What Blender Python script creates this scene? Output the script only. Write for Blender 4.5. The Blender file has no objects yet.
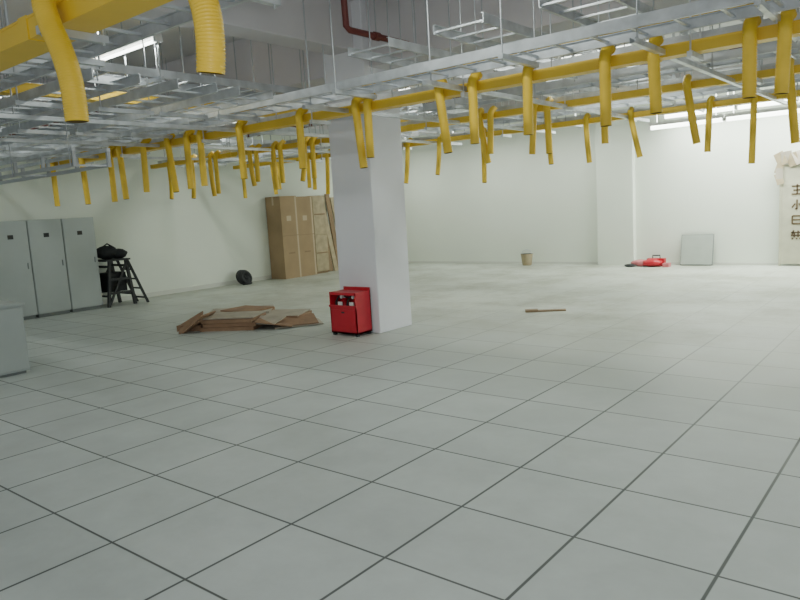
import bpy, math, random
from mathutils import Vector, Matrix
random.seed(7)
S=bpy.context.scene
COL=S.collection
# ------------------------------------------------------------------ helpers
class MB:
    def __init__(s): s.v=[];s.f=[];s.m=[];s.sm=[]
    def add(s,vs,fs,mat=0,smooth=False):
        o=len(s.v); s.v+= [tuple(p) for p in vs]
        for f in fs: s.f.append(tuple(i+o for i in f)); s.m.append(mat); s.sm.append(smooth)
    def box(s,x0,x1,y0,y1,z0,z1,mat=0,M=None):
        vs=[Vector(p) for p in ((x0,y0,z0),(x1,y0,z0),(x1,y1,z0),(x0,y1,z0),(x0,y0,z1),(x1,y0,z1),(x1,y1,z1),(x0,y1,z1))]
        if M is not None: vs=[M@p for p in vs]
        s.add(vs,[(0,3,2,1),(4,5,6,7),(0,1,5,4),(1,2,6,5),(2,3,7,6),(3,0,4,7)],mat)
    def sweep(s,pts,rad,seg=10,mat=0,cap0=True,cap1=True,smooth=True,flat=1.0):
        pts=[Vector(p) for p in pts]; n=len(pts); vs=[]
        if not hasattr(rad,'__len__'): rad=[rad]*n
        prev=None
        for i,p in enumerate(pts):
            d=(pts[min(i+1,n-1)]-pts[max(i-1,0)])
            if d.length<1e-9: d=Vector((0,0,-1))
            d.normalize()
            if prev is None:
                a=Vector((1,0,0)) if abs(d.x)<.8 else Vector((0,1,0))
            else: a=prev
            u=(a-d*a.dot(d)).normalized(); prev=u; w=d.cross(u)
            for k in range(seg):
                t=2*math.pi*k/seg
                vs.append(p+u*math.cos(t)*rad[i]+w*math.sin(t)*rad[i]*flat)
        fs=[]
        for i in range(n-1):
            for k in range(seg):
                k2=(k+1)%seg
                fs.append((i*seg+k,i*seg+k2,(i+1)*seg+k2,(i+1)*seg+k))
        s.add(vs,fs,mat,smooth)
        if cap0: s.add(vs[:seg],[tuple(range(seg))[::-1]],mat)
        if cap1: s.add(vs[-seg:],[tuple(range(seg))],mat)
    def cyl(s,a,b,r,seg=10,mat=0): s.sweep([a,b],r,seg,mat)
    def bar(s,a,b,w,h,mat=0):
        a=Vector(a);b=Vector(b);d=b-a;L=d.length;q=d.to_track_quat('X','Z').to_matrix().to_4x4()
        s.box(0,L,-w/2,w/2,-h/2,h/2,mat,Matrix.Translation(a)@q)
    def blob(s,c,r,mat=0,seg=14,rings=9,jit=0.0,seed=0):
        rr=random.Random(seed); vs=[];fs=[]
        for i in range(rings+1):
            ph=math.pi*i/rings
            for k in range(seg):
                t=2*math.pi*k/seg; j=1+jit*(rr.random()-.5)
                vs.append((c[0]+r[0]*math.sin(ph)*math.cos(t)*j,c[1]+r[1]*math.sin(ph)*math.sin(t)*j,c[2]+r[2]*math.cos(ph)*j))
        for i in range(rings):
            for k in range(seg):
                k2=(k+1)%seg; fs.append((i*seg+k,(i+1)*seg+k,(i+1)*seg+k2,i*seg+k2))
        s.add(vs,fs,mat,True)
    def build(s,name,mats,bevel=0):
        me=bpy.data.meshes.new(name); me.from_pydata(s.v,[],s.f)
        for m in mats: me.materials.append(m)
        me.polygons.foreach_set('material_index',s.m); me.polygons.foreach_set('use_smooth',s.sm)
        me.update(); ob=bpy.data.objects.new(name,me); COL.objects.link(ob)
        if bevel:
            b=ob.modifiers.new('bevel','BEVEL'); b.width=bevel; b.segments=2; b.limit_method='ANGLE'
        return ob

def mat(name,col,rough=.6,metal=0,noise=0,nscale=5,col2=None,bump=0,emit=0,spec=None):
    m=bpy.data.materials.new(name); m.use_nodes=True; nt=m.node_tree; b=nt.nodes['Principled BSDF']
    b.inputs['Base Color'].default_value=(*col,1); b.inputs['Roughness'].default_value=rough; b.inputs['Metallic'].default_value=metal
    if spec is not None: b.inputs['Specular IOR Level'].default_value=spec
    if noise or col2:
        g=nt.nodes.new('ShaderNodeNewGeometry'); n=nt.nodes.new('ShaderNodeTexNoise'); n.inputs['Scale'].default_value=nscale; n.inputs['Detail'].default_value=6
        nt.links.new(g.outputs['Position'],n.inputs['Vector'])
        r=nt.nodes.new('ShaderNodeValToRGB'); r.color_ramp.elements[0].position=.3; r.color_ramp.elements[1].position=.7
        c2=col2 or tuple(c*(1-noise) for c in col)
        r.color_ramp.elements[0].color=(*c2,1); r.color_ramp.elements[1].color=(*col,1)
        nt.links.new(n.outputs['Fac'],r.inputs['Fac']); nt.links.new(r.outputs['Color'],b.inputs['Base Color'])
        if bump:
            bp=nt.nodes.new('ShaderNodeBump'); bp.inputs['Strength'].default_value=bump; bp.inputs['Distance'].default_value=.01
            nt.links.new(n.outputs['Fac'],bp.inputs['Height']); nt.links.new(bp.outputs['Normal'],b.inputs['Normal'])
    if emit:
        b.inputs['Emission Color'].default_value=(*col,1); b.inputs['Emission Strength'].default_value=emit
    return m

M_wall=mat('white_wall_paint',(.81,.86,.77),.8,noise=.06,nscale=.6)
M_ceil=mat('ceiling_concrete_paint',(.72,.71,.74),.9,noise=.12,nscale=1.2)
M_beam=mat('beam_paint',(.70,.67,.70),.9,noise=.12,nscale=1)
M_colm=mat('column_paint',(.82,.82,.87),.75,noise=.04,nscale=1.5)
M_steel=mat('galvanized_steel',(.68,.71,.75),.36,.6,noise=.3,nscale=7)
M_rod=mat('threaded_rod_steel',(.45,.47,.5),.45,.6)
M_yel=mat('yellow_plastic',(.86,.58,.045),.45,noise=.12,nscale=8)
M_yduct=mat('yellow_duct_plastic',(.82,.55,.05),.45,noise=.12,nscale=3)
M_dark=mat('tube_inner_dark',(.10,.07,.02),.8)
M_red=mat('red_painted_steel',(.55,.012,.03),.4,noise=.15,nscale=6)
M_redpipe=mat('red_brown_pipe_paint',(.16,.035,.03),.5)
M_black=mat('black_rubber',(.02,.022,.025),.55)
M_blk2=mat('black_cloth',(.025,.028,.03),.9,noise=.4,nscale=20,bump=.6)
M_cab=mat('grey_cabinet_paint',(.38,.42,.41),.45,noise=.08,nscale=2)
M_seam=mat('dark_gap',(.06,.06,.06),.8)
M_cseam=mat('cabinet_gap',(.18,.20,.20),.8)
M_wood=mat('tan_wood',(.30,.20,.11),.6,noise=.25,nscale=3)
M_carton=mat('carton_cardboard',(.40,.285,.165),.85,noise=.15,nscale=3)
M_tape=mat('carton_tape',(.52,.42,.28),.4)
M_wood2=mat('pale_wood',(.50,.41,.26),.6,noise=.3,nscale=7)
M_card=mat('cardboard',(.33,.20,.12),.85,noise=.25,nscale=8)
M_cardp=mat('pale_dusty_board',(.48,.43,.35),.8,noise=.25,nscale=5)
M_white=mat('white_plastic',(.8,.8,.78),.5)
M_cream=mat('cream_board',(.56,.55,.42),.7,noise=.2,nscale=5)
M_ink=mat('brown_ink',(.12,.085,.05),.8)
M_pink=mat('pink_plastic',(.65,.2,.22),.6,noise=.2,nscale=15)
M_tile=mat('grey_panel_laminate',(.42,.46,.42),.5,noise=.12,nscale=4)
M_lamp=mat('fluorescent_lit',(.95,1,.93),.5,emit=10)
M_base=mat('baseboard_paint',(.66,.68,.62),.6)

def floor_mat():
    m=bpy.data.materials.new('raised_floor_panels'); m.use_nodes=True; nt=m.node_tree; N=nt.nodes; L=nt.links; b=N['Principled BSDF']
    g=N.new('ShaderNodeNewGeometry'); sp=N.new('ShaderNodeSeparateXYZ'); L.new(g.outputs['Position'],sp.inputs[0])
    def ma(op,a,b_=None,c=None):
        n=N.new('ShaderNodeMath'); n.operation=op
        for i,x in enumerate((a,b_,c)):
            if x is None: continue
            if isinstance(x,(int,float)): n.inputs[i].default_value=x
            else: L.new(x,n.inputs[i])
        return n.outputs[0]
    def edge(c,off,w):
        q=ma('DIVIDE',ma('SUBTRACT',c,off),.6); fl=ma('FLOOR',q); fr=ma('FRACT',q)
        d=ma('MULTIPLY',ma('MINIMUM',fr,ma('SUBTRACT',1,fr)),.6/w); return d,fl
    dx,fx=edge(sp.outputs[0],-1.88-30,.009); dy,fy=edge(sp.outputs[1],2.69-30,.0075)
    d=ma('MINIMUM',dx,dy)
    line=ma('MAXIMUM',ma('SUBTRACT',1,d),0)
    line=ma('MINIMUM',ma('MULTIPLY',line,2.2),1)
    n1=N.new('ShaderNodeTexNoise'); n1.inputs['Scale'].default_value=.45; n1.inputs['Detail'].default_value=7; L.new(g.outputs['Position'],n1.inputs['Vector'])
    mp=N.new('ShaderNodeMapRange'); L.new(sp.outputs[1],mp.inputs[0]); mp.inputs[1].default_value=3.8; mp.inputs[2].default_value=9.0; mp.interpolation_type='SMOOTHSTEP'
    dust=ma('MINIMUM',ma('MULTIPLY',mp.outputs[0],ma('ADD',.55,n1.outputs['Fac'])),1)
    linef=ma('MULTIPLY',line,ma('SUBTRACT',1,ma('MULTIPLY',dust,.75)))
    cb=N.new('ShaderNodeCombineXYZ'); L.new(fx,cb.inputs[0]); L.new(fy,cb.inputs[1])
    wn=N.new('ShaderNodeTexWhiteNoise'); wn.noise_dimensions='2D'; L.new(cb.outputs[0],wn.inputs['Vector'])
    n2=N.new('ShaderNodeTexNoise'); n2.inputs['Scale'].default_value=1.8; n2.inputs['Detail'].default_value=9; n2.inputs['Roughness'].default_value=.68; L.new(g.outputs['Position'],n2.inputs['Vector'])
    val=ma('ADD',.91,ma('MULTIPLY',wn.outputs['Value'],.06)); val=ma('MULTIPLY',val,ma('ADD',.70,ma('MULTIPLY',n2.outputs['Fac'],.56)))
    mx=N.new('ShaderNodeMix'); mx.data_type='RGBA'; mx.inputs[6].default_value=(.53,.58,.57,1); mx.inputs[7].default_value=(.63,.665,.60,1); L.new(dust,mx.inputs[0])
    n3=N.new('ShaderNodeTexNoise'); n3.inputs['Scale'].default_value=.9; n3.inputs['Detail'].default_value=9; n3.inputs['Roughness'].default_value=.75; L.new(g.outputs['Position'],n3.inputs['Vector'])
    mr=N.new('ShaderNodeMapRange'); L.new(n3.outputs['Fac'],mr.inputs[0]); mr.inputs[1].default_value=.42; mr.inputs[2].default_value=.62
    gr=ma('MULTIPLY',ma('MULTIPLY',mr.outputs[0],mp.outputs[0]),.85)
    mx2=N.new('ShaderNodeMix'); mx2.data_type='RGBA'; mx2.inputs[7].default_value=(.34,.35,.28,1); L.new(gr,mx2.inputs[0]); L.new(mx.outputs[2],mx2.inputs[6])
    vm=N.new('ShaderNodeVectorMath'); vm.operation='SCALE'; L.new(mx2.outputs[2],vm.inputs[0]); L.new(val,vm.inputs['Scale'])
    mx3=N.new('ShaderNodeMix'); mx3.data_type='RGBA'; mx3.inputs[7].default_value=(.07,.08,.08,1); L.new(linef,mx3.inputs[0]); L.new(vm.outputs[0],mx3.inputs[6])
    L.new(mx3.outputs[2],b.inputs['Base Color'])
    L.new(ma('ADD',.34,ma('MULTIPLY',n2.outputs['Fac'],.3)),b.inputs['Roughness'])
    return m
M_floor=floor_mat()

# ------------------------------------------------------------------ room shell
XL,XR,YB,YF,ZC=-12.75,5.0,14.65,-4.0,3.9
def slab(name,a,m,bev=0):
    b=MB(); b.box(*a); return b.build(name,[m],bev)
slab('floor',(XL-.2,XR,YF,YB+.2,-.1,0),M_floor)
slab('ceiling',(XL-.2,XR,YF,YB+.2,ZC,ZC+.15),M_ceil)
slab('wall_left',(XL-.2,XL,YF,YB+.2,0,ZC),M_wall)
slab('wall_back',(XL,XR,YB,YB+.2,0,ZC),M_wall)
slab('wall_pilaster',(-6.15,-5.35,YB-.16,YB,0,ZC),M_wall,.006)
slab('baseboard_left',(XL,XL+.015,YF,YB,0,.09),M_base)
slab('baseboard_back',(XL,XR,YB-.015,YB,0,.05),M_base)
slab('column',(-6.05,-5.41,6.2,6.83,0,ZC),M_colm,.012)
for (a) in [(XL,XR,6.3,6.75,3.15,ZC),(XL,XR,12.6,13.0,3.3,ZC),(XL,XR,.2,.6,3.25,ZC)]:
    slab('ceiling_beam',a,M_beam,.01)
for x in (-5.9,-11.9,.4):
    for y0,y1 in ((.6,6.3),(6.75,12.6)):
        slab('ceiling_beam',(x,x+.35,y0,y1,3.35,ZC),M_beam,.01)

# ------------------------------------------------------------------ cable trays
def rods(b,x,y,z):
    top=3.15 if 6.28<y<6.77 else (3.35 if any(a-.01<x<a+.36 for a in (-5.9,-11.9,.4)) and y<12.6 else ZC)
    b.cyl((x,y,z),(x,y,top-.002),.007,6,1)
def tray_x(y,w,z,x0,x1,step=.3,h=.08,hang=1.8):
    b=MB()
    for s,yy in ((1,y-w/2),(-1,y+w/2)):
        b.box(x0,x1,yy-.003,yy+.003,z,z+h)
        b.box(x0,x1,min(yy,yy+s*.02),max(yy,yy+s*.02),z-.001,z+.004)
        b.box(x0,x1,min(yy,yy+s*.02),max(yy,yy+s*.02),z+h-.004,z+h+.001)
    n=int((x1-x0)/step)
    for i in range(n+1):
        x=x0+.05+i*step
        if x<x1: b.box(x-.013,x+.013,y-w/2,y+w/2,z+.02,z+.035)
    x=x0+.6
    while x<x1:
        b.box(x-.02,x+.02,y-w/2-.09,y+w/2+.09,z-.042,z-.002)
        for yy in (y-w/2-.06,y+w/2+.06): rods(b,x,yy,z-.06)
        x+=hang
    return b.build('cable_tray',[M_steel,M_rod])
def tray_y(x,w,z,y0,y1,step=.3,h=.08,hang=2.0):
    b=MB()
    for s,xx in ((1,x-w/2),(-1,x+w/2)):
        b.box(xx-.003,xx+.003,y0,y1,z,z+h)
        b.box(min(xx,xx+s*.02),max(xx,xx+s*.02),y0,y1,z-.001,z+.004)
        b.box(min(xx,xx+s*.02),max(xx,xx+s*.02),y0,y1,z+h-.004,z+h+.001)
    n=int((y1-y0)/step)
    for i in range(n+1):
        y=y0+.05+i*step
        if y<y1: b.box(x-w/2,x+w/2,y-.013,y+.013,z+.02,z+.035)
    y=y0+.9
    while y<y1:
        b.box(x-w/2-.09,x+w/2+.09,y-.02,y+.02,z-.042,z-.002)
        for xx in (x-w/2-.06,x+w/2+.06): rods(b,xx,y,z-.06)
        y+=hang
    return b.build('cable_tray',[M_steel,M_rod])
Z1=2.62; Z2=2.95; ZD=2.50
ROWS=[1.85,5.6,7.7,9.7]
X0,X1=-12.4,4.5
YE=10.6
for r in ROWS:
    if r>2: tray_x(r+.32,.40 if r!=5.6 else .34,Z1,X0,X1)
tray_x(2.25,.45,Z1,X0,-2.2)
tray_x(5.12,.42,Z1+.02,X0,X1)
for y in (3.0,3.75,4.4): tray_x(y,.40,Z1,X0,-5.2)
tray_x(7.2,.3,Z1+.06,-5.3,X1); tray_x(8.75,.36,Z1,X0,X1); tray_x(9.25,.3,Z1+.1,X0,X1)
for x in (-11.3,-9.5,-7.9,-6.6): tray_y(x,.5,Z2,1.2,YE)
for x in (-4.3,-3.3,-2.3,-1.3,.0,1.4,3.0): tray_y(x,.5,Z2,5.0,YE)
for i,(x,ya) in enumerate(((-10.4,.9),(-8.7,.9),(-6.9,.9),(-5.1,4.9),(-3.6,4.9),(-1.8,4.9),(0,4.9),(2,4.9))):
    b=MB(); b.box(x-.021,x+.021,ya,YE-.2,Z1-.085,Z1-.082); b.box(x-.021,x-.018,ya,YE-.2,Z1-.082,Z1-.044); b.box(x+.018,x+.021,ya,YE-.2,Z1-.082,Z1-.044)
    y=ya+.1
    while y<YE-.2: rods(b,x,y,Z1-.08); y+=1.9
    b.build('strut_channel',[M_steel,M_rod])
# lowered tray end
b=MB()
for yy in (3.75,4.15):
    for z in (2.18,2.35): b.box(-12.4,-7.55,yy-.02,yy+.02,z-.02,z+.02,1 if z<2.2 else 0)
    x=-7.57
    while x>-12.4: b.box(x-.018,x+.018,yy-.018,yy+.018,2.20,2.33,1); x-=.75
x=-7.6
while x>-12.4: b.box(x-.015,x+.015,3.77,4.13,2.165,2.185); rods(b,x,3.722,2.16); x-=1.5
b.build('cable_tray',[M_steel,M_rod])

# ------------------------------------------------------------------ yellow ducts
def duct_x(y,z,x0,x1,w=.1,h=.1):
    b=MB()
    b.box(x0,x1,y-w,y+w,z,z+.012); b.box(x0,x1,y-w-.001,y-w+.006,z+.001,z+h); b.box(x0,x1,y+w-.006,y+w+.001,z+.001,z+h)
    b.box(x0,x1,y-w-.006,y+w+.006,z+h,z+h+.012)
    x=x0+.5
    while x<x1:
        b.box(x-.05,x+.05,y-w-.009,y+w+.009,z-.006,z+h+.018)
        b.box(x+.3,x+.34,y-w-.08,y+w+.08,z-.04,z-.001,1)
        for yy in (y-w-.06,y+w+.06): rods(b,x+.32,yy,z-.05)
        x+=2.0
    return b.build('yellow_fiber_duct',[M_yduct,M_steel])
def duct_y(x,z,y0,y1):
    b=MB(); w=.08
    b.box(x-w,x+w,y0,y1,z,z+.012); b.box(x-w-.001,x-w+.006,y0,y1,z+.001,z+.1); b.box(x+w-.006,x+w+.001,y0,y1,z+.001,z+.1)
    b.box(x-w-.006,x+w+.006,y0,y1,z+.1,z+.112)
    y=y0+.5
    while y<y1: b.box(x-w-.009,x+w+.009,y-.05,y+.05,z-.006,z+.118); y+=2.0
    return b.build('yellow_fiber_duct',[M_yduct])
duct_x(1.85,ZD,X0,X1)
duct_x(5.6,ZD+.02,X0,X1,.065,.075)
duct_x(7.7,ZD+.05,X0,X1,.05,.06)
duct_x(9.7,ZD+.05,X0,X1,.05,.06)
duct_y(-7.3,Z2-.12,2.0,YE)
duct_x(6.08,Z2-.10,-5.3,X1,.06,.07)

# ------------------------------------------------------------------ corrugated tubes
def tube(b,x,row,zend,lean=0,leany=0,r=.045,curve=0,mode=1):
    w=.1 if mode==0 else (.065 if mode==1 else .05)
    yf=row-w-.005-r; zt=ZD+.14
    P=[Vector((x-lean*.2,row-.02,zt+.01)),Vector((x-lean*.1,row-w+.01,zt+.02)),Vector((x,yf-.01,zt-.04)),Vector((x+lean*.2,yf-.012,ZD-.02))]
    L=ZD-.02-zend
    for k in range(1,7):
        t=k/6; P.append(Vector((x+lean*(.2+.8*t)+curve*math.sin(math.pi*t)*.05,yf-.012+leany*t*t,ZD-.02-L*t)))
    pts=[]; n=len(P)
    for i in range(n-1):
        p0,p1,p2,p3=P[max(i-1,0)],P[i],P[i+1],P[min(i+2,n-1)]
        for j in range(10):
            t=j/10
            pts.append(.5*((2*p1)+(-p0+p2)*t+(2*p0-5*p1+4*p2-p3)*t*t+(-p0+3*p1-3*p2+p3)*t**3))
    pts.append(P[-1])
    pitch=(.0042,.010,.012)[mode]
    out=[pts[0]]; acc=0
    for i in range(1,len(pts)):
        a=pts[i-1]; c=pts[i]; seg=(c-a).length; pos=0
        while acc+(seg-pos)>=pitch:
            pos+=pitch-acc; acc=0; out.append(a+(c-a)*(pos/seg))
        acc+=seg-pos
    amp=(.92,.88,.89)[mode]
    rad=[r*(amp if i%3==0 else 1) if mode==0 else r*(amp if i%2 else 1) for i in range(len(out))]
    sg=(20,14,12)[mode]
    b.sweep(out,rad,sg,0,True,False)
    d=(out[-1]-out[-4]).normalized(); e=out[-1]; up=e-d*.09
    b.sweep([e,e-d*.001,up],[r*.9,r*.8,r*.8],sg,1,False,True)
def row(r,items,mode=1):
    b=MB()
    for it in items: tube(b,it[0],r,it[1],*(it[2:]),mode=mode)
    return b.build('corrugated_conduit',[M_yel,M_dark])
row(1.85,[(-3.50,2.0,.19,0,.055,1),(-2.34,2.05,.10,0,.055,1),(-1.36,2.14,.03,0,.05),(-.4,2.1,0),(.5,2.12,.04),(-5.3,2.1,.05),(-6.4,2.05,.02)],0)
row(5.6,[(-.96,2.12,-.02,0,.048),(-1.18,2.12,0,0,.05),(-1.85,2.10,.02,0,.048),(-2.23,2.05,0,0,.048),(-2.92,2.06,-.01),(-3.48,2.04,0),(-3.86,1.98,.08),(-4.76,2.03,.0),(-4.93,1.93,.07),
 (-5.78,2.0,0),(-6.85,1.96,.02),(-7.65,1.93,.0),(-7.95,1.91,0),(-8.4,1.89,.10),(-9.0,1.93,-.03),(-9.65,1.86,.05),(-9.93,1.84,0),(-10.8,1.84,.05),(-11.8,1.86,0),(.1,2.1,0),(1.1,2.1,.03)],1)
for r,za,zb in ((7.7,1.88,2.1),(9.7,1.78,2.05)):
    it=[];x=-12+random.random()
    while x<3.5:
        if not(-6.3<x<-5.3 and r<8):
            it.append((x,random.uniform(za,zb),random.uniform(-.07,.12),random.uniform(-.05,.05),.042))
            if random.random()<.3: it.append((x+.17,random.uniform(za,zb),random.uniform(-.03,.03),0,.042))
        x+=random.uniform(.5,1.15)
    row(r,it,2)

# ------------------------------------------------------------------ sprinkler pipes
def pipe(pts,r=.045):
    b=MB(); b.sweep(pts,r,12,0)
    for a,c in zip(pts[:-1],pts[1:]):
        a=Vector(a);c=Vector(c); L=(c-a).length; d=(c-a)/L
        if abs(d.z)>.5 or L<.5: continue
        n=int(L/2)
        for i in range(n+1):
            p=a+d*min(L,.4+i*2)
            b.cyl(p-d*.04,p+d*.04,r*1.35,12,0)
            rods(b,p.x,p.y,p.z)
    return b.build('sprinkler_pipe',[M_redpipe,M_rod])
pipe([(-12.5,4.75,3.0),(-8.6,4.75,3.0)],.035)
pipe([(-4.75,5.2,ZC-.05),(-4.75,5.22,3.3),(-4.75,5.27,3.27),(-4.75,6.2,3.27)],.032)
pipe([(-12.5,10.2,3.3),(4.4,10.2,3.3)],.035)

# ------------------------------------------------------------------ lamps
def batten(x,y,z,power,L=1.25,r=.016):
    b=MB(); b.box(x-L/2,x+L/2,y-.05,y+.05,z+.03,z+.09,0)
    for s in (-1,1):
        b.box(x+s*L/2-.02,x+s*L/2+.02,y-.04,y+.04,z-.02,z+.029,0)
        rods(b,x+s*L*.4,y,z+.09)
    b.cyl((x-L/2+.02,y,z),(x+L/2-.02,y,z),r,10,1)
    b.build('fluorescent_batten_lamp',[M_white,M_lamp,M_rod])
    if power:
        l=bpy.data.lights.new('fluorescent_light','AREA'); l.shape='RECTANGLE'; l.size=L; l.size_y=.12; l.energy=power; l.color=(.93,1,.91)
        o=bpy.data.objects.new('fluorescent_light',l); o.location=(x,y,z-.05); COL.objects.link(o)
for x in (-3.95,-2.62,-1.29,.04,1.37): 
    batten(x,13.4,2.72,38,1.3,.04); batten(x,14.2,2.98,32,1.3,.04)
for x in (-11,-8.6,-6.6): batten(x,13.4,3.0,24)
for x,p in ((-10.6,24),(-6.9,30),(-3.3,34),(.6,34)): batten(x,8.25,3.2,p)
for x in (-10.6,-6.9): batten(x,4.1,3.3,18)
for x in (-3.2,1.2): batten(x,4.3,3.45,28)

# ------------------------------------------------------------------ fire extinguisher box beside column
b=MB(); x0,x1,y0,y1=-5.95,-5.52,5.91,6.18; H=.52
b.box(x0,x1,y0,y1,.03,.05); b.box(x0,x0+.012,y0,y1,.03,H); b.box(x1-.012,x1,y0,y1,.03,H)
b.box(x0,x1,y0,y0+.012,.03,H-.16); b.box(x0,x1,y1-.012,y1,.03,H+.05)
b.box(x0-.008,x1+.008,y0-.01,y0+.016,H-.17,H-.145)
b.box(x0,x1,y0,y0+.012,H-.02,H); b.box(x0,x1,y0,y1,H,H+.012)
for fx in (x0+.03,x1-.03):
    for fy in (y0+.03,y1-.03): b.box(fx-.02,fx+.02,fy-.02,fy+.02,0,.03,1)
b.box(x0+.02,x1-.02,y0-.004,y0,.07,H-.2,0); b.box(x0+.19,x1-.19,y0-.006,y0-.003,.28,.30,1)
for cx in (x0+.12,x1-.12):
    cy=(y0+y1)/2
    b.sweep([(cx,cy,.05),(cx,cy,.35),(cx,cy,.40),(cx,cy,.425),(cx,cy,.45)],[.075,.075,.06,.03,.022],16,0)
    b.cyl((cx,cy,.45),(cx,cy,.48),.02,10,3)
    b.bar((cx,cy,.47),(cx+.1,cy-.03,.50),.02,.012,1); b.bar((cx,cy,.465),(cx+.1,cy-.03,.46),.02,.01,1)
    b.cyl((cx,cy-.03,.465),(cx,cy-.055,.465),.02,10,2)
    b.box(cx-.035,cx+.035,cy-.082,cy-.07,.33,.41,2)
    b.sweep([(cx,cy,.46),(cx-.06,cy-.02,.48),(cx-.09,cy-.05,.41),(cx-.085,cy-.07,.31),(cx-.07,cy-.08,.2)],[.012,.012,.012,.014,.02],8,1)
b.build('fire_extinguisher_box',[M_red,M_black,M_white,M_steel])

# ------------------------------------------------------------------ grey electrical cabinets against left wall
def ecab(y0,y1,h=1.66):
    b=MB(); xa,xb=XL+.03,XL+.62
    b.box(xa,xb,y0,y1,.06,h); b.box(xa+.03,xb-.03,y0+.02,y1-.02,0,.06,1)
    b.box(xb,xb+.012,y0+.008,y1-.008,.07,h-.01)
    yc=y1-.06
    b.box(xb+.012,xb+.026,yc-.008,yc+.008,.85,.95,1)
    b.box(xb+.012,xb+.015,(y0+y1)/2-.04,(y0+y1)/2+.05,h-.30,h-.23,2)
    return b.build('electrical_cabinet',[M_cab,M_cseam,M_black],.003)
for k in range(5): ecab(6.24-.58*(k+1),6.24-.58*k-.01)

# low cabinet at near left
b=MB(); xa,xb,ya,yb=-8.6,-7.60,2.45,3.03
b.box(xa,xb,ya,yb,.03,.72); b.box(xa+.03,xb-.03,ya+.03,yb-.03,0,.03,1); b.box(xa-.02,xb+.02,ya-.02,yb+.02,.72,.75)
b.box(xb,xb+.012,ya+.02,yb-.02,.05,.70); b.box(xb+.012,xb+.02,ya+.06,ya+.08,.35,.45,1)
b.box(xa+.02,(xa+xb)/2-.005,ya-.012,ya,.05,.70); b.box((xa+xb)/2+.005,xb-.02,ya-.012,ya,.05,.70)
b.build('low_cabinet',[M_cab,M_cseam],.005)

# ------------------------------------------------------------------ black trestle stand with bag
b=MB(); xa,xb,ya,yb=-12.6,-12.05,6.3,6.82; h=.84
for x in (xa,xb):
    b.bar((x,ya,0),(x,ya+.1,h),.05,.05); b.bar((x,yb,0),(x,yb-.1,h),.05,.05)
    b.bar((x,ya+.03,.25),(x,yb-.03,.25),.04,.04); b.bar((x,ya+.05,.5),(x,yb-.06,.5),.04,.04)
    b.bar((x,ya+.03,.05),(x,yb-.1,h-.05),.035,.035)
for y in (ya+.1,yb-.1): b.bar((xa,y,h-.1),(xb,y,h-.1),.03,.04)
b.bar((xa,ya+.03,.2),(xb,ya+.03,.2),.03,.03); b.bar((xa,yb-.03,.2),(xb,yb-.03,.2),.03,.03)
b.box(xa-.03,xb+.03,ya+.02,yb-.02,h,h+.03)
b.box(xa+.1,xb-.05,ya+.1,yb-.1,.27,.62,1)
b.bar((xb+.02,yb-.08,h),(xb+.08,yb+.22,0),.045,.04); b.bar((xb-.35,yb-.08,h),(xb-.3,yb+.22,0),.045,.04)
for k in range(4):
    t=.12+k*.22; b.bar((xb+.02+.06*(1-t),yb-.08+.30*(1-t),h*t),(xb-.35+.05*(1-t),yb-.08+.30*(1-t),h*t),.05,.025)
b.build('trestle_stand',[M_black,M_blk2])
b=MB(); b.blob((-12.3,6.50,h+.155),(.2,.20,.125),0,18,11,.14,3); b.blob((-12.25,6.70,h+.12),(.18,.15,.09),0,18,11,.16,4)
b.sweep([(-12.3,6.40,h+.24),(-12.25,6.50,h+.32),(-12.2,6.60,h+.24)],.015,8,0)
b.build('black_tool_bag',[M_blk2])

# coil of black cable lying by the wall
b=MB(); c=Vector((-12.5,9.72,.16))
for j,(R,off) in enumerate(((.12,-.03),(.14,0),(.14,.05),(.10,.02),(.14,.10),(.12,.14),(.08,.12),(.055,.03),(.055,.07),(.03,.13))):
    pts=[(c.x+off-.045*math.sin(t),c.y+R*math.cos(t),c.z+R*math.sin(t)) for t in [2*math.pi*k/32 for k in range(33)]]
    b.sweep(pts,.030,8,0,False,False)
b.sweep([(c.x+.1,c.y-.1,.03),(c.x+.2,c.y-.15,.022),(c.x+.22,c.y+.05,.022),(c.x+.1,c.y+.16,.022)],.02,8,0)
b.build('cable_coil',[M_black])

# ------------------------------------------------------------------ tall cartons, panel and planks against left wall
def carton(y0,y1,h,xd):
    b=MB(); xa,xb=XL+.03,XL+xd; ym=(y0+y1)/2
    b.box(xa,xb,y0,y1,0,h-.01)
    b.box(xa,(xa+xb)/2-.003,y0,y1,h-.01,h); b.box((xa+xb)/2+.003,xb,y0,y1,h-.01,h)      # top flaps
    b.box((xa+xb)/2-.03,(xa+xb)/2+.03,y0-.001,y1+.001,h,h+.002,1)
    b.box((xa+xb)/2-.03,(xa+xb)/2+.03,y0-.002,y0,h-.2,h+.002,1)
    b.box(xb,xb+.002,y1-.06,y1-.01,0.0,h-.01,1)                                           # side glue seam
    b.box(xb,xb+.004,y0+.002,y1-.002,h*.52,h*.52+.012,2)                                  # crease
    b.box(xb,xb+.003,ym-.09,ym+.05,h*.70,h*.70+.12,1)                                     # label
    b.box(xb,xb+.003,ym-.1,ym+.1,h*.3,h*.3+.035,2); 
    return b.build('tall_cardboard_carton',[M_carton,M_tape,M_wood],.004)
carton(10.75,11.26,1.93,.54); carton(11.275,11.79,1.91,.52)
b=MB(); ya,yb,h=11.84,12.28,1.92; xa=XL+.03; xb=XL+.46
b.box(xa,xb,ya,yb,.05,h); b.box(xa+.02,xb-.02,ya+.02,yb-.02,0,.05,1); b.box(xb,xb+.016,ya+.01,yb-.01,.07,.95); b.box(xb,xb+.016,ya+.01,yb-.01,.97,h-.02)
for z in (.5,1.45): b.box(xb+.016,xb+.026,ya+.04,yb-.04,z,z+.03,1)
b.build('narrow_wooden_cabinet',[M_wood2,M_wood],.003)
b=MB()
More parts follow.
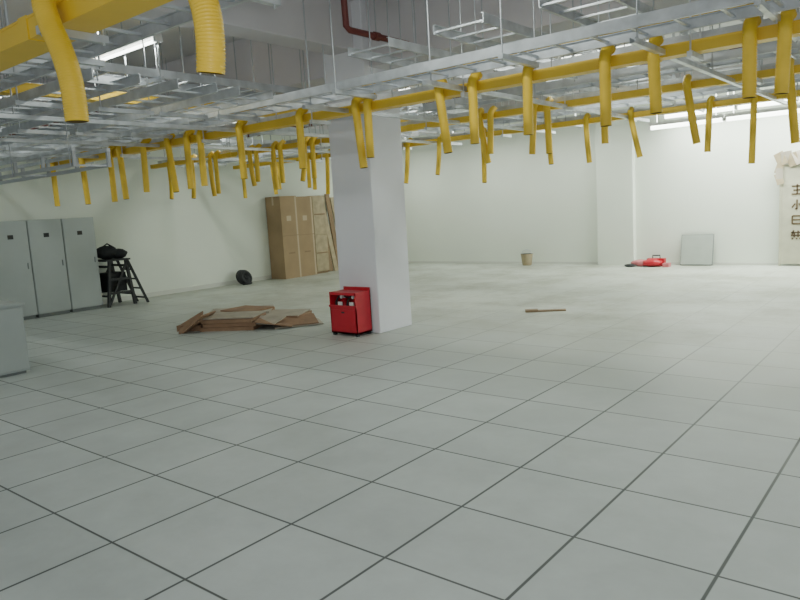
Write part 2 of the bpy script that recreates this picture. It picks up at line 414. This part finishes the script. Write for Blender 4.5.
for i,(y,w,hh,t) in enumerate(((12.34,.16,1.95,.16),(12.52,.14,1.7,.2),(12.70,.14,1.98,.15),(12.88,.2,1.9,.18),(13.12,.14,1.95,.13),(13.3,.22,1.5,.16))):
    Mx=Matrix.Translation((XL+.08+hh*math.sin(t),y,0.01))@Matrix.Rotation(-t,4,'Y')
    b.box(-.03,0,0,w,0,hh,i%2,Mx)
b.build('leaning_planks',[M_wood,M_wood2])

# ------------------------------------------------------------------ cardboard pile
def sl(b,cx,cy,z,lx,ly,t,rz,tx=0,ty=0,m=0):
    Mx=Matrix.Translation((cx,cy,z))@Matrix.Rotation(rz,4,'Z')@Matrix.Rotation(tx,4,'X')@Matrix.Rotation(ty,4,'Y')
    b.box(-lx/2,lx/2,-ly/2,ly/2,0,t,m,Mx)
b=MB()
r0=math.radians(30)
for k in range(3): sl(b,-7.72+.015*(k%2),5.80+.02*(k%2),.052*k,.76-.02*k,.58-.01*k,.048,r0+.04*(k%2))
sl(b,-7.73,5.82,.158,.72,.54,.018,r0+.02,m=1)
sl(b,-8.15,6.25,.0,.9,.7,.12,r0+.2,m=0); sl(b,-8.15,6.25,.122,.9,.7,.03,r0+.25,m=1); sl(b,-8.05,6.3,.154,.6,.5,.02,.1,m=0)
sl(b,-7.98,5.42,.115,.36,.46,.018,.5,0,-.66,0); sl(b,-8.08,5.36,.11,.36,.36,.018,.9,.2,-.5,0); sl(b,-8.2,5.5,.0,.36,.4,.08,.5,0,0,0)
sl(b,-7.15,6.05,.07,.5,.5,.012,.7,.0,.18,0); sl(b,-7.0,6.3,.01,.65,.5,.012,.95,0,0,1); sl(b,-6.98,6.3,.06,.5,.45,.012,.95,.15,.0,0)
sl(b,-7.4,6.45,.01,.6,.5,.10,.4,m=0); sl(b,-7.4,6.45,.112,.58,.5,.012,.45,.03,m=1); sl(b,-7.25,5.95,.10,.5,.3,.012,.25,.2,0,1)
b.build('cardboard_pile',[M_card,M_cardp])

b=MB(); Mx=Matrix.Translation((-4.3,8.35,0))@Matrix.Rotation(.55,4,'Z'); b.box(-.27,.27,-.05,.05,0,.018,0,Mx); b.box(-.27,-.1,-.055,.055,.018,.03,0,Mx)
b.build('wood_offcut',[M_wood])

b=MB(); c=(-7.8,14.3)
b.sweep([(c[0],c[1],0),(c[0],c[1],.02),(c[0],c[1],.25),(c[0],c[1],.27)],[.10,.11,.14,.145],16,0,True,False)
b.sweep([(c[0],c[1],.27),(c[0],c[1],.265),(c[0],c[1],.05)],[.145,.13,.1],16,1,False,True)
b.sweep([(c[0]-.14,c[1],.26),(c[0]-.1,c[1],.34),(c[0],c[1],.37),(c[0]+.1,c[1],.34),(c[0]+.14,c[1],.26)],.006,6,2)
b.build('paint_bucket',[M_wood2,M_seam,M_steel])

b=MB()
b.blob((-5.1,14.25,.07),(.22,.12,.07),1,14,8,.2,5); b.blob((-4.85,14.2,.08),(.2,.13,.08),0,14,8,.25,6)
b.box(-5.0,-4.65,14.28,14.42,0,.16,0); b.sweep([(-4.9,14.35,.16),(-4.9,14.35,.22),(-4.75,14.35,.22),(-4.75,14.35,.16)],.012,8,2)
b.blob((-5.3,14.15,.03),(.13,.1,.03),2,12,7,.2,8); b.box(-4.62,-4.5,14.1,14.25,0,.08,1)
b.build('red_tool_box',[M_red,M_pink,M_black])

b=MB(); Mx=Matrix.Translation((-4.38,14.47,0.008))@Matrix.Rotation(-.2,4,'X')
b.box(0,.62,-.03,0,0,.62,0,Mx); b.box(.01,.61,-.034,-.03,.01,.61,1,Mx)
b.build('spare_floor_panel',[M_cseam,M_tile],.003)

b=MB(); x0,x1,yy=-2.60,-1.70,14.5
b.box(x0,x1,yy,yy+.03,.04,2.05,0)
for x in (x0,x1-.03): b.box(x,x+.03,yy-.012,yy+.04,0,2.08,0)
b.box(x0+.03,x1-.03,yy-.012,yy+.04,2.05,2.08,0)
def stroke(cx,cz,s,segs):
    for (ax,az,bx,bz) in segs: b.bar((cx+ax*s,yy-.006,cz+az*s),(cx+bx*s,yy-.006,cz+bz*s),.006,.028,1)
chars=[[(-1,.6,1,.6),(0,1,0,-1),(-.7,-.2,.7,-.2),(-1,-1,1,-1)],
 [(0,1,0,-1),(-.3,.2,-.9,-.6),(.3,.2,.9,-.6),(0,-1,-.3,-.8)],
 [(-.8,.8,.8,.8),(-.8,.8,-.8,-.8),(.8,.8,.8,-.8),(-.8,-.8,.8,-.8),(-.8,0,.8,0)],
 [(-1,.5,1,.5),(-.5,1,-.8,0),(-.4,.5,-.4,-.5),(.3,.9,.3,-.5),(-1,-.1,1,-.1),(-.8,-.9,-.6,-.6),(0,-.9,.1,-.6),(.8,-.9,.6,-.6)]]
for i,c in enumerate(chars):
    stroke(x0+.29,1.42-i*.28,.09,c)
    stroke(x0+.65,1.42-i*.28,.09,chars[(i+2)%4])
b.build('lettered_sign_board',[M_cream,M_ink])
b=MB()
rr=random.Random(4)
for k in range(9):
    cx=x0+.02+k*.1; zz=2.0-.05*rr.random()
    b.box(-.09,.09,-.004,.004,-.12,.12,k%2,Matrix.Translation((cx,yy-.055,zz))@Matrix.Rotation(rr.uniform(-.5,.5),4,'Y')@Matrix.Rotation(rr.uniform(-.25,.25),4,'X')@Matrix.Rotation(rr.uniform(-.4,.4),4,'Z'))
for k in range(3):
    b.box(-.06,.06,-.004,.004,-.1,.1,k%2,Matrix.Translation((x0+.0,yy-.05,1.82-.1*k))@Matrix.Rotation(.3-.3*k,4,'Y')@Matrix.Rotation(.2,4,'Z'))
b.build('torn_wrapping_cardboard',[M_wood2,M_cardp])

# ------------------------------------------------------------------ lights / world
w=bpy.data.worlds.new('World'); S.world=w; w.use_nodes=True
w.node_tree.nodes['Background'].inputs[0].default_value=(.92,1,.98,1); w.node_tree.nodes['Background'].inputs[1].default_value=.74
l=bpy.data.lights.new('camera_flash','AREA'); l.size=.08; l.energy=34; l.color=(.98,1,1)

# ------------------------------------------------------------------ camera
A=Vector((560,-125,686)).normalized(); B=Vector((-850,-42,686)).normalized()
n=A.cross(B); n=-n.normalized()   # down
Yc=A; Zc=-n; Xc=Yc.cross(Zc).normalized()
R=Matrix(((Xc[0],-Xc[1],-Xc[2]),(Yc[0],-Yc[1],-Yc[2]),(Zc[0],-Zc[1],-Zc[2])))
cam=bpy.data.cameras.new('camera'); cam.lens=686/800*36; cam.clip_start=.05
co=bpy.data.objects.new('camera',cam); COL.objects.link(co)
co.matrix_world=Matrix.Translation((0,0,1.5))@R.to_4x4()
S.camera=co
fo=bpy.data.objects.new('camera_flash',l); COL.objects.link(fo)
fo.matrix_world=Matrix.Translation((0.03,.03,1.58))@R.to_4x4()
